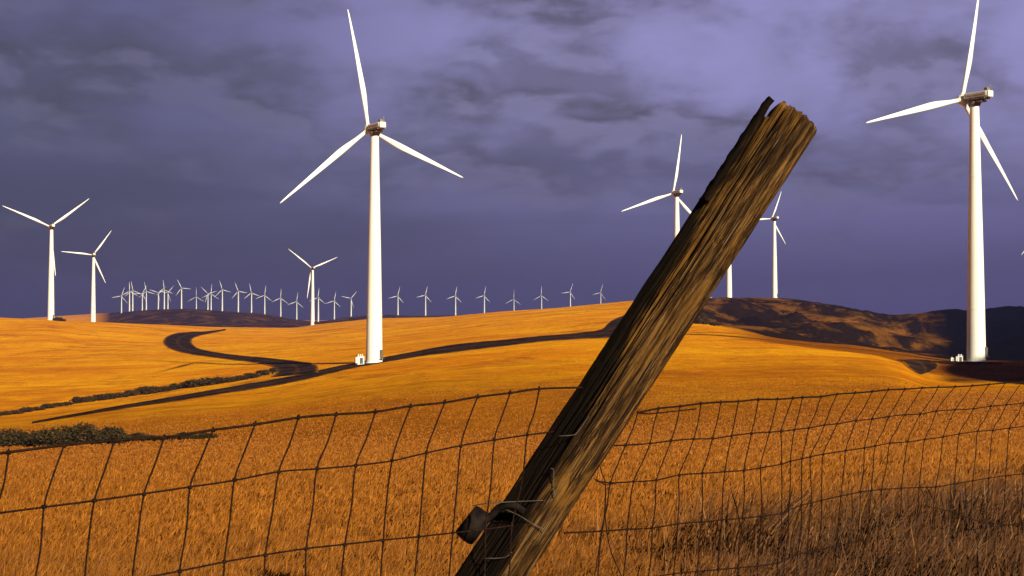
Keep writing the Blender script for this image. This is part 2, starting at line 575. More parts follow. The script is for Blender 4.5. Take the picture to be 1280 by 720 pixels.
def simple_noise_mat(name, c1, c2, scale=3.0, rough=0.6, metal=0.0, bumpd=0.0, coord='Object', spec=0.3):
    m, n, b = mat(name, rough=rough, metal=metal)
    b.inputs['Specular IOR Level'].default_value = spec
    t = n.node('ShaderNodeTexCoord')
    nz = n.noise(t.outputs[coord], scale, 6, 0.65)
    n.put(b.inputs['Base Color'], n.mixc(n.mapr(nz, 0.35, 0.65), c1, c2))
    if bumpd:
        bp = n.node('ShaderNodeBump')
        bp.inputs['Distance'].default_value = bumpd
        n.put(bp.inputs['Height'], nz)
        n.l.new(bp.outputs[0], b.inputs['Normal'])
    return m


M_GROUND = ground_material()
M_ROAD = simple_noise_mat('gravel_track', (.012, .007, .005), (.034, .020, .013), 0.35, 1.0, bumpd=0.05, spec=0.0, coord='Object')
def road_material():
    m, n, b = mat('gravel_track', rough=1.0)
    b.inputs['Specular IOR Level'].default_value = 0.0
    geo = n.node('ShaderNodeNewGeometry')
    P = geo.outputs['Position']
    att = n.node('ShaderNodeAttribute', attribute_name='across')
    t = n.math('ABSOLUTE', n.math('SUBTRACT', att.outputs['Fac'], 0.5))      # 0 middle .. 0.5 edge
    nz = n.noise(P, 0.5, 6, 0.7)
    nf = n.noise(P, 0.12, 5, 0.65)
    c = n.mixc(n.mapr(nf, 0.4, 0.6), (.012, .007, .005), (.036, .021, .014))
    c = n.mixc(n.mapr(nz, 0.5, 0.7, 0, 0.5), c, (.06, .036, .022))
    mid = n.math('MULTIPLY', n.mapr(t, 0.09, 0.03), n.mapr(nz, 0.42, 0.6, 0, 0.45))
    c = n.mixc(mid, c, (.14, .06, .015))
    edge = n.mapr(n.math('ADD', t, n.math('MULTIPLY', n.math('SUBTRACT', nz, 0.5), 0.45)), 0.43, 0.50)
    c = n.mixc(edge, c, (.30, .11, .010))
    n.put(b.inputs['Base Color'], c)
    return m


M_ROAD = road_material()
M_WIRE = simple_noise_mat('rusty_wire', (.007, .004, .003), (.022, .010, .006), 60, 0.9, 0.0, spec=0.05)
M_IRON = simple_noise_mat('black_iron', (.004, .004, .004), (.016, .011, .009), 30, 0.8, 0.0, bumpd=0.002, spec=0.03)
M_CAB = simple_noise_mat('cabinet_paint', (.55, .55, .52), (.72, .72, .70), 1.5, 0.5)
M_DARKPART = simple_noise_mat('dark_fitting', (.05, .045, .04), (.12, .10, .08), 3, 0.6)


def tower_material():
    m, n, b = mat('tower_paint', rough=0.45)
    t = n.node('ShaderNodeTexCoord')
    P = t.outputs['Object']
    streak = n.noise(n.mapping(P, (1.2, 1.2, 0.05)), 1.0, 5, 0.6)
    sp = n.node('ShaderNodeSeparateXYZ')
    n.put(sp.inputs[0], P)
    c = n.mixc(n.mapr(streak, 0.45, 0.75, 0, 0.5), (.74, .75, .69), (.58, .57, .52))
    spl = n.noise(P, 0.9, 6, 0.7)
    dirt = n.math('MULTIPLY', n.mapr(spl, 0.55, 0.72), n.mapr(sp.outputs[2], 14.0, 0.0))
    c = n.mixc(n.math('MULTIPLY', dirt, 0.35), c, (.45, .38, .30))
    n.put(b.inputs['Base Color'], c)
    return m


M_TOWER = tower_material()
M_BLADE = simple_noise_mat('blade_gelcoat', (.72, .73, .68), (.78, .79, .74), 0.3, 0.35)
M_NAC = simple_noise_mat('nacelle_shell', (.55, .54, .49), (.74, .73, .68), 0.9, 0.5)
M_NACD = simple_noise_mat('oily_steel', (.07, .06, .04), (.28, .25, .18), 1.6, 0.7, 0.0)


def leaf_material(name, c1, c2, c3):
    m, n, b = mat(name, rough=0.8)
    geo = n.node('ShaderNodeNewGeometry')
    ramp = n.mixc(geo.outputs['Random Per Island'], c1, c2)
    r2 = n.math('FRACT', n.math('MULTIPLY', geo.outputs['Random Per Island'], 17.3))
    c = n.mixc(n.mapr(r2, 0.8, 1.0, 0, 1, False), ramp, c3)
    n.put(b.inputs['Base Color'], c)
    b.inputs['Specular IOR Level'].default_value = 0.2
    return m


M_LEAF = leaf_material('brush_leaves', (.012, .010, .003), (.040, .026, .005), (.10, .050, .008))
M_STEM = simple_noise_mat('brush_stems', (.03, .018, .01), (.07, .045, .025), 6, 0.9)

# ------------------------------------------------------------------ ground sheet
V_, Fq, A_ = build_terrain()
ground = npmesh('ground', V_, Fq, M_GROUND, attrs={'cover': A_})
tag(ground, kind='structure')
del V_, Fq, A_


# ------------------------------------------------------------------ farm tracks
def road(name, pairs, lift, nacross=7, sub=8, dmin=100):
    """pairs of picture points on the two edges, laid on the land itself"""
    L = catmull([(p[0], p[1], 0) for p in pairs], sub)
    R = catmull([(p[2], p[3], 0) for p in pairs], sub)
    vs = []
    jr = random.Random(len(pairs))
    for a, b in zip(L, R):
        a.y += jr.uniform(-.45, .45)
        b.y += jr.uniform(-.45, .45)
        row = []
        for k in range(nacross):
            t = k / (nacross - 1)
            q = a.lerp(b, t)
            x, d = hit(q.x, q.y, dmin)
            row.append((x, d))
        vs.append(row)
    A = np.array(vs)
    for _ in range(2):                              # even out the bends
        A[1:-1] = (A[:-2] + 2 * A[1:-1] + A[2:]) / 4
    z = terrain(A[..., 0].ravel(), A[..., 1].ravel()).reshape(A.shape[:2]) + lift
    nr, nc = z.shape
    Vv = np.stack([A[..., 0].ravel(), A[..., 1].ravel(), z.ravel()], 1)
    i = (np.arange(nr - 1)[:, None] * nc + np.arange(nc - 1)[None, :]).ravel()
    Fv = np.stack([i, i + 1, i + nc + 1, i + nc], 1)
    tt = np.tile(np.linspace(0, 1, nc), nr)
    return tag(npmesh(name, Vv, Fv, M_ROAD, attrs={'across': np.stack([tt, tt, tt, np.ones_like(tt)], 1)}), kind='structure')


r2 = [(40, 527.5, 529.5), (94, 517.5, 521), (156, 506.5, 511), (219, 495.6, 502), (281, 484.7, 492), (330, 476.5, 485), (370, 469.5, 477.5), (412, 460, 467.5), (440, 454.5, 460.5),
      (479, 447, 453.5), (525, 438, 446), (575, 430, 439.5), (620, 425.7, 434), (675, 420, 427.5), (725, 416, 424), (752, 411.5, 423), (764, 401, 422.5), (785, 392, 422.5), (812, 384, 422.5), (840, 382, 422.5)]
road('dirt_road', [(u, a, u, b) for u, a, b in r2], 0.10, 11)
r1 = [(282, 411.5, 282, 413.0), (255, 414.5, 262, 417.2), (228, 415.5, 248, 420.5), (211, 419.5, 241, 424), (204, 425.5, 240, 428.5), (206, 432, 243, 432.5), (217, 438, 250, 436.5), (237, 442.5, 270, 440.5),
      (265, 447, 298, 444.5), (295, 450.5, 344, 448.8), (325, 454.5, 375, 452), (342, 459.5, 394, 456), (345, 466, 398, 461), (338, 472, 398, 466)]
road('winding_road', r1, 0.16, 9)
road('dark_patch', [(1120, 450.0, 1146, 449.4), (1128, 453, 1166, 451.2), (1134, 458.5, 1173, 455.5), (1142, 464.5, 1172, 460.5), (1152, 468.8, 1160, 466.0)], 0.12, 7, dmin=240)  # dark patch laid on the slope left of the big right turbine


road('turbine_pad', [(1160, 451.6, 1160, 453.4), (1185, 452.2, 1180, 455), (1205, 452.6, 1205, 455.6), (1230, 453.2, 1232, 456), (1252, 454.4, 1252, 455.6)], 0.2, 5, dmin=240)


# ------------------------------------------------------------------ wind turbines
HUB_H, ROT_R = 60.0, 30.9


def blade_mesh():
    n = 34
    rs = np.linspace(0, 1, n)
    V2, F2 = [], []
    m = 14
    for i, t in enumerate(rs):
        r = 0.7 + t * (ROT_R - 0.7)
        if t < 0.06:
            ch, th = 0.95, 0.90
        else:
            q = (t - 0.06) / 0.94
            grow = min(q / 0.30, 1.0)
            grow = grow * grow * (3 - 2 * grow)
            ch = (1.0 + 1.05 * grow) * (1 - 0.86 * q ** 1.15)
            th = max(0.07, ch * (0.95 - 0.72 * min(1, q / 0.45)) * (1 - 0.3 * q))
        if t > 0.975:
            ch *= 0.6
            th *= 0.6
        tw = math.radians(8 * (1 - t) ** 2 + 3)
        bend = 1.3 * t * t
        for k in range(m):
            a = 2 * math.pi * k / m
            cx = math.cos(a) * ch / 2 + (ch / 2 - 0.45) * 0.6
            cy = math.sin(a) * th / 2
            x = cx * math.cos(tw) - cy * math.sin(tw)
            y = cx * math.sin(tw) + cy * math.cos(tw)
            V2.append((x, y + bend, r))
    for i in range(n - 1):
        for k in range(m):
            F2.append((i * m + k, i * m + (k + 1) % m, (i + 1) * m + (k + 1) % m, (i + 1) * m + k))
    bm = bmesh.new()
    vv = [bm.verts.new(p) for p in V2]
    for f in F2: bm.faces.new([vv[j] for j in f])
    bm.faces.new(vv[:m])
    bm.faces.new(vv[-m:][::-1])
    return bm


def make_turbine():
    """local -Y ... +Y is the nacelle; the rotor hangs at local +Y"""
    root = empty('wind_turbine')
    bm = bmesh.new()
    hs = [0, 0.3, 12, 26, 42, HUB_H - 1.9]
    rr = [2.16, 2.12, 1.95, 1.70, 1.36, 1.02]
    segs = 40
    rings = []
    for h, r in zip(hs, rr):
        rings.append([bm.verts.new((r * math.cos(2 * math.pi * k / segs), r * math.sin(2 * math.pi * k / segs), h - (3.0 if h == 0 else 0))) for k in range(segs)])
    for A, B in zip(rings, rings[1:]):
        for k in range(segs):
            bm.faces.new((A[k], A[(k + 1) % segs], B[(k + 1) % segs], B[k]))
    tw = bmobj('tower', bm, M_TOWER, root, True)
    for h, r in ((12, 1.95), (42, 1.36)):
        bm = bmesh.new()
        cyl(bm, (0, 0, h - .05), (0, 0, h + .05), r + .06, r + .06, 40)
        bmobj('flange', bm, M_TOWER, tw)
    bm = bmesh.new()
    cyl(bm, (0, 0, -0.4), (0, 0, 0.18), 2.5, 2.42, 40)
    bmobj('footing', bm, M_TOWER, tw)
    bm = bmesh.new()
    box(bm, (0.9, -1.98, 2.3), (0.95, 0.25, 2.1), 0.05)
    box(bm, (0.9, -2.25, 1.1), (1.2, 0.7, 0.12))
    bmobj('door', bm, M_DARKPART, tw)
    # nacelle: pale round-shouldered hood over an open oily bedplate
    bm = bmesh.new()
    box(bm, (0, -0.9, HUB_H + 0.55), (2.1, 6.4, 1.35), 0.38)
    box(bm, (0, -4.0, HUB_H + 0.45), (1.75, 1.2, 1.5), 0.28)
    nac = bmobj('nacelle', bm, M_NAC, root, False)
    bm = bmesh.new()
    box(bm, (0, -0.6, HUB_H - 0.42), (2.35, 6.2, 0.26), 0.05)
    box(bm, (0, -0.6, HUB_H - 0.95), (1.9, 4.2, 0.4), 0.1)
    cyl(bm, (0, 0, HUB_H - 2.0), (0, 0, HUB_H - 0.95), 1.12, 1.55, 28)
    cyl(bm, (0, 1.6, HUB_H + 0.1), (0, 3.0, HUB_H + 0.1), 0.75, 0.62, 20)
    bmobj('bedplate', bm, M_NACD, nac)
    bm = bmesh.new()
    box(bm, (0, -3.6, HUB_H + 1.55), (1.3, 0.9, 0.7), 0.12)
    cyl(bm, (0.35, -4.1, HUB_H + 1.2), (0.35, -4.1, HUB_H + 2.6), 0.05, 0.04, 8)
    cyl(bm, (0.1, -4.1, HUB_H + 2.35), (0.6, -4.1, HUB_H + 2.35), 0.04, 0.04, 8)
    for s in (-1, 1):
        box(bm, (s * 1.09, -0.9, HUB_H + 0.35), (0.10, 5.0, 0.10))
    bmobj('cooler', bm, M_NACD, nac)
    # rotor
    bm = bmesh.new()
    bmesh.ops.create_uvsphere(bm, u_segments=24, v_segments=14, radius=1.15)
    bmesh.ops.transform(bm, matrix=Matrix.Diagonal((1, 1.15, 1, 1)), verts=bm.verts)
    for k in range(3):
        a = 2 * math.pi * k / 3
        d = Vector((math.sin(a), 0, math.cos(a)))
        cyl(bm, d * 0.4, d * 1.45, 0.62, 0.58, 20)
    hub = bmobj('hub', bm, M_NAC, root, True)
    hub.location = (0, 3.55, HUB_H + 0.1)
    bmesh0 = blade_mesh()
    b0 = bmobj('blade', bmesh0, M_BLADE, hub, True)
    for k in (1, 2):
        b = b0.copy()
        col.objects.link(b)
        b.parent = hub
        b.rotation_euler = (0, 2 * math.pi * k / 3, 0)
    return root


def kids(o):
    return [c for c in bpy.data.objects if c.parent == o]


def copy_tree(o, parent=None):
    c = o.copy()
    col.objects.link(c)
    c.parent = parent
    for ch in kids(o):
        copy_tree(ch, c)
    return c


proto = make_turbine()
first_turbine = [True]


def place_turbine(u, hub_v, d, yaw, phase, rot_px, label, group=None, base_v=None):
    """u, hub_v, d say where the tower stands and how tall it is; yaw = bearing the rotor side looks to; phase of the first blade"""
    o = proto if first_turbine[0] else copy_tree(proto)
    first_turbine[0] = False
    a, b = ray(u, hub_v)
    x = a * d
    zb = tz(x, d)
    top = CZ + b * d
    s = (top - zb) / (HUB_H + 0.1)
    o.location = (x, d, zb)
    o.scale = (s, s, s)
    o.rotation_euler = (0, 0, -math.radians(yaw))
    hub = [c for c in kids(o) if c.name.startswith('hub')][0]
    hub.rotation_euler = (0, math.radians(phase), 0)
    R = rot_px / F * d / s / ROT_R
    for bl in kids(hub):
        bl.scale = (min(1, R + .05), 1, R)
    tag(o, label, 'wind turbine', group)
    return o


# near and middle turbines
place_turbine(468.5, 160, 359, -33, -9.5, 153, 'tallest full white wind turbine left of centre, standing beside the dark road bend', 'white wind turbines')
place_turbine(1218, 122, 323, -33, 16.4, 170, 'big white wind turbine at the right edge with its lower tower in shade', 'white wind turbines')
place_turbine(64.5, 283, 912, -33, 53, 62.5, 'white wind turbine nearest the left edge with two blades raised in a V', 'white wind turbines')
place_turbine(117, 318.5, 1317, -24, 36, 38.7, 'second white wind turbine from the left edge, with one blade level to the left', 'white wind turbines')
place_turbine(391, 335, 1461, -30, 68, 38.5, 'white turbine between dark hill and tallest turbine, two blades raised in a V', 'white wind turbines')
place_turbine(846, 241, 711, -25, 11.5, 77, 'white wind turbine whose tower goes down behind the leaning post', 'white wind turbines')
place_turbine(911, 269, 1067, -78, 34, 42, 'white turbine on the brown hilltop, its rotor hidden by the leaning post', 'white wind turbines')
place_turbine(968, 273, 1067, -24, 25, 39, 'white wind turbine on the brown hilltop, right of the leaning post', 'white wind turbines')
place_turbine(1303, 292, 1100, -30, 223 - 180 + 180 + 5, 40, 'white wind turbine cut off by the right edge so that only a blade tip shows', 'white wind turbines')

ORD = ['leftmost', 'second', 'third', 'fourth', 'fifth', 'sixth', 'seventh', 'eighth', 'ninth', 'tenth', 'eleventh', 'twelfth', 'thirteenth', 'fourteenth',
       'fifteenth', 'sixteenth', 'seventeenth', 'eighteenth', 'nineteenth', 'twentieth']
far_left = [(152, 370, 20), (162, 364, 0), (166, 363, -8), (178, 367, 30), (183, 364, -12), (198, 366, 50), (205.5, 362, -6), (210, 366, 40), (227, 360, -25), (245.5, 371, 0), (260, 367, -45), (264, 367, 5),
            (278, 362, -15), (298, 364, -20), (314.5, 366, -10), (331, 369, 8), (351, 372.5, 5), (371, 377, 10)]
far_right = [(398, 372, 8), (418, 376, 12), (439, 373, 42), (497.5, 370, 16), (532, 369, 16), (569.5, 370, 12), (605.5, 369.5, 14), (642.5, 374, 4), (677, 369.5, 2), (713, 365, 22), (751, 366, 18)]
for i, (u, hv, ph) in enumerate(far_left):
    q = 'leftmost' if i == 0 else ORD[i] + ' from the left'
    place_turbine(u, hv, 2950 + 90 * ((i * 7) % 5 - 2), -28 + (i * 5) % 7, ph, 12.2, 'tiny hazy turbine standing on the far dark hill, %s' % q, 'distant wind turbines on the skyline')
for i, (u, hv, ph) in enumerate(far_right):
    q = 'leftmost' if i == 0 else ORD[i] + ' from the left'
    place_turbine(u, hv, 2950 + 60 * ((i * 3) % 5 - 2), -28 + (i * 5) % 7, ph, 12.2, 'tiny hazy turbine above the golden crest, right of the dark hill, %s' % q, 'distant wind turbines on the skyline')


# ------------------------------------------------------------------ transformer cabinets at the tower feet
def cabinet(x, y, s, rz, label):
    z = tz(x, y)
    root = empty('transformer_cabinet', (x, y, z), rz)
    root.scale = (s, s, s)
    bm = bmesh.new()
    box(bm, (0, 0, 0.85), (1.5, 1.1, 1.7), 0.06)
    box(bm, (0, 0, 1.76), (1.65, 1.25, 0.1), 0.02)
    bd = bmobj('cabinet_body', bm, M_CAB, root)
    bm = bmesh.new()
    for k in range(6): box(bm, (-0.95, -0.45 + k * 0.18, 0.95), (0.38, 0.05, 1.2))
    box(bm, (-0.97, 0, 1.60), (0.34, 0.98, 0.06))
    bmobj('cooling_fins', bm, M_CAB, root)
    for k in (-1, 0, 1):
        bm = bmesh.new()
        for j in range(4): cyl(bm, (k * 0.42, 0, 1.8 + j * 0.12), (k * 0.42, 0, 1.925 + j * 0.12), 0.13, 0.09, 12)
        bmobj('insulator', bm, M_CAB, root)
    bm = bmesh.new()
    box(bm, (0.1, -0.565, 0.85), (0.7, 0.03, 1.3))
    box(bm, (0.35, -0.59, 0.9), (0.05, 0.04, 0.25))
    bmobj('door', bm, M_DARKPART, bd)
    bm = bmesh.new()
    box(bm, (0, 0, -0.2), (2.2, 1.8, 0.5))
    bmobj('plinth', bm, M_DARKPART, root)
    tag(root, label, 'transformer')


p = at(450.5, 455, 353)
cabinet(p.x, 353, 1.15, 0.3, 'pale transformer cabinet at the foot of the tallest turbine')
p = at(1200, 452, 321)
cabinet(p.x, 321, 0.78, -0.2, 'pale transformer cabinet beside the foot of the big right turbine')
p = at(1190, 452, 324)
cabinet(p.x, 324, 0.45, 0.5, 'smaller pale switch box, left of the cabinet near the big right turbine')
p = at(889, 373, 1040)
cabinet(p.x, 1040, 1.1, 0.1, 'tiny pale cabinet on the brown hilltop just right of the leaning post')


# ------------------------------------------------------------------ brush
def bush_mesh(seed, nleaf=1500, size=0.10):
    r = np.random.default_rng(seed)
    lobes = [(r.uniform(-.55, .55), r.uniform(-.45, .45), r.uniform(.20, .62), r.uniform(.18, .44)) for _ in range(11)]
    lobes.append((0, 0, .45, .5))
    Vv, Ff = [], []
    for k in range(nleaf):
        lx, ly, lz, lr = lobes[r.integers(len(lobes))]
        d = r.normal(size=3)
        d /= np.linalg.norm(d)
        rad = lr * (0.45 + 0.55 * r.random() ** 0.6 + (0.45 * r.random() if r.random() < .15 else 0))
        c = np.array([lx, ly, lz]) + d * rad * np.array([1, 1, .85])
        if c[2] < 0.0: c[2] = abs(c[2]) * .5
        a = r.normal(size=3); a /= np.linalg.norm(a)
        b = np.cross(a, r.normal(size=3)); b /= np.linalg.norm(b)
        s = size * r.uniform(.5, 1.2)
        i = len(Vv)
        Vv += [c - a * s, c - b * s * .5, c + a * s, c + b * s * .5]
        Ff.append((i, i + 1, i + 2, i + 3))
    return np.array(Vv), np.array(Ff)


def bush_proto(seed, nleaf=1500, size=.10):
    Vv, Ff = bush_mesh(seed, nleaf, size)
    root = empty('bush')
    npmesh('foliage', Vv, Ff, M_LEAF, root, smooth=False)
    bm = bmesh.new()
    rr = random.Random(seed)
    for k in range(9):
        a = rr.uniform(0, 6.28)
        e = Vector((math.cos(a) * rr.uniform(.2, .7), math.sin(a) * rr.uniform(.2, .6), rr.uniform(.4, .85)))
        tube(bm, [(0, 0, -.05), e * 0.5 + Vector((0, 0, .06)), e], 0.022, 5)
    bmobj('stems', bm, M_STEM, root)
    return root


protos = [bush_proto(s) for s in (1, 2, 3)] + [bush_proto(s, 5200, .06) for s in (11, 12)]
used = [False] * 5


def place_bush(x, y, wd, ht, label, group, kind=None, rz=None):
    k = random.randrange(3) if kind is None else kind
    o = protos[k] if not used[k] else copy_tree(protos[k])
    used[k] = True
    o.location = (x, y, tz(x, y) - 0.08 * ht)
    o.scale = (wd / 1.7, wd / 1.7, ht)
    o.rotation_euler = (0, 0, random.uniform(0, 6.28) if rz is None else rz)
    tag(o, label, 'bush', group)


ORDW = ORD + ['twenty-first', 'twenty-second', 'twenty-third', 'twenty-fourth', 'twenty-fifth', 'twenty-sixth', 'twenty-seventh', 'twenty-eighth', 'twenty-ninth', 'thirtieth']
hed = [(-8, 521, 18, 7), (6, 519, 16, 8), (20, 517.5, 18, 8), (34, 515, 18, 10), (48, 513, 16, 8), (60, 510.5, 18, 10), (74, 508, 16, 7), (84, 506.5, 14, 7), (98, 504, 20, 12), (110, 502.5, 17, 11), (124, 500.5, 20, 12),
       (137, 499, 16, 12), (150, 497, 16, 10), (163, 495, 18, 12), (180, 493, 22, 16), (192, 491.5, 18, 14), (206, 489.5, 17, 11), (219, 487, 18, 12), (231, 485, 16, 12), (243, 484, 22, 15), (258, 482, 24, 16),
       (272, 480, 18, 14), (286, 478, 20, 10), (300, 475.5, 20, 10), (315, 472.5, 20, 10), (330, 469, 18, 10), (343, 465.5, 14, 9)]
for i, (u, v, wp, hp) in enumerate(hed):
    x, d = hit(u, v)
    place_bush(x, d, wp / F * d * 1.25, hp / F * d * 0.85, 'dark shrub in hedge line above the lower track, %s' % ('leftmost' if i == 0 else ORDW[i] + ' from the left'), 'hedge line shrubs')
row = [(-22, 556, 74, 27), (20, 557, 66, 28), (62, 556, 64, 31), (102, 555, 62, 33), (138, 553, 52, 31)]
for i, (u, v, wp, hp) in enumerate(row):
    x, d = hit(u, v, 60)
    d2 = 112 + (i % 2) * 3
    x = (u - 640) / F * d2
    place_bush(x, d2, wp / F * d2 * 1.15, hp / F * d2 * 0.9, 'big rounded dark bush low on the left behind the fence, %s' % ('leftmost' if i == 0 else ORDW[i] + ' from the left'), 'big bushes in the hollow', kind=3 + i % 2)
for i, (u, hp, wp) in enumerate([(176, 14, 34), (205, 8, 30), (232, 12, 28), (256, 10, 24)]):
    d2 = 116
    place_bush((u - 640) / F * d2, d2, wp / F * d2 * 1.2, hp / F * d2, 'low scrubby plant right of the big bushes, %s' % ('leftmost' if i == 0 else ORDW[i] + ' from the left'), 'low scrub in the hollow', kind=3 + i % 2)
for i, (u, v, wp, hp) in enumerate([(28, 404, 14, 4), (38, 402.5, 16, 6), (50, 401.5, 14, 5)]):
    x, d = hit(u, v)
    place_bush(x, 880, wp / F * 880, hp / F * 880, 'small dark scrub clump on the skyline by the leftmost turbine, %s of three' % ['left', 'middle', 'right'][i], 'skyline scrub')
for i, (u, v, wp, hp) in enumerate([(872, 408, 16, 9), (881, 402, 14, 9), (892, 399, 12, 5), (874, 414, 20, 7), (866, 418, 18, 6)]):
    d = 462 + i * 4
    x = (u - 640) / F * d
    place_bush(x, d, wp / F * d * 1.2, hp / F * d * 1.3, 'dark scrub clump against the post\'s right side at the brown hill foot, clump %s' % ['above left', 'above right', 'farthest right', 'below', 'lowest'][i], 'scrub at the brown hill foot')

# ------------------------------------------------------------------ leaning post
PD = 5.0
pb = at(614.5, 720, PD)
pt = at(990.5, 141, PD)
axis = (pt - pb).normalized()
base = pb - axis * ((pb.z - (tz(pb.x, PD) - 0.35)) / axis.z)
LEN = (pt - base).length
RAD = 0.106


def wood_material():
    m, n, b = mat('split_wood', rough=0.85)
    t = n.node('ShaderNodeTexCoord')
    P = t.outputs['Object']
    g1 = n.noise(n.mapping(P, (40, 40, 2.6)), 1.0, 9, 0.75, 0.8)
    g2 = n.noise(n.mapping(P, (115, 115, 7.0)), 1.0, 6, 0.75, 0.5)
    blot = n.noise(n.mapping(P, (9, 9, 2.2)), 1.0, 5, 0.6, 0.6)
    c = n.mixc(n.mapr(g1, 0.36, 0.64), (.016, .009, .005), (.19, .098, .028))
    c = n.mixc(n.mapr(g2, 0.42, 0.60, 0, 0.9), c, (.014, .007, .004))
    g3 = n.noise(n.mapping(P, (80, 80, 3.4), (7, 3, 0)), 1.0, 6, 0.72, 0.7)
    c = n.mixc(n.mapr(g3, 0.52, 0.58, 0, 0.9), c, (.008, .004, .003))
    c = n.mixc(n.mapr(blot, 0.52, 0.70, 0, 0.7), c, (.20, .095, .017))
    c = n.mixc(n.mapr(n.noise(n.mapping(P, (60, 60, 1.8), (2, 5, 1)), 1.0, 5, 0.7), 0.62, 0.72, 0, 0.6), c, (.33, .25, .15))
    sp = n.node('ShaderNodeSeparateXYZ')
    n.put(sp.inputs[0], P)
    # painted shade of the left face over dark weathering, heavier towards the foot
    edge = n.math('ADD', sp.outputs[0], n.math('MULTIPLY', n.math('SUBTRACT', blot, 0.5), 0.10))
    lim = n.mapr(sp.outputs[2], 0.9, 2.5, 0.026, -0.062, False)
    shade_stain = n.mapr(n.math('SUBTRACT', edge, lim), 0.016, -0.020)
    shade_stain = n.math('MULTIPLY', shade_stain, n.mapr(g2, 0.68, 0.54, 0.25, 0.97))
    c = n.mixc(shade_stain, c, (.0035, .0026, .0022))
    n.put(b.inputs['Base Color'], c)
    b.inputs['Specular IOR Level'].default_value = 0.04
    bp = n.node('ShaderNodeBump')
    bp.inputs['Strength'].default_value = 0.9
    bp.inputs['Distance'].default_value = 0.010
    n.put(bp.inputs['Height'], n.math('ADD', g1, n.math('MULTIPLY', g2, 0.5)))
    n.l.new(bp.outputs[0], b.inputs['Normal'])
    return m


M_WOOD = wood_material()


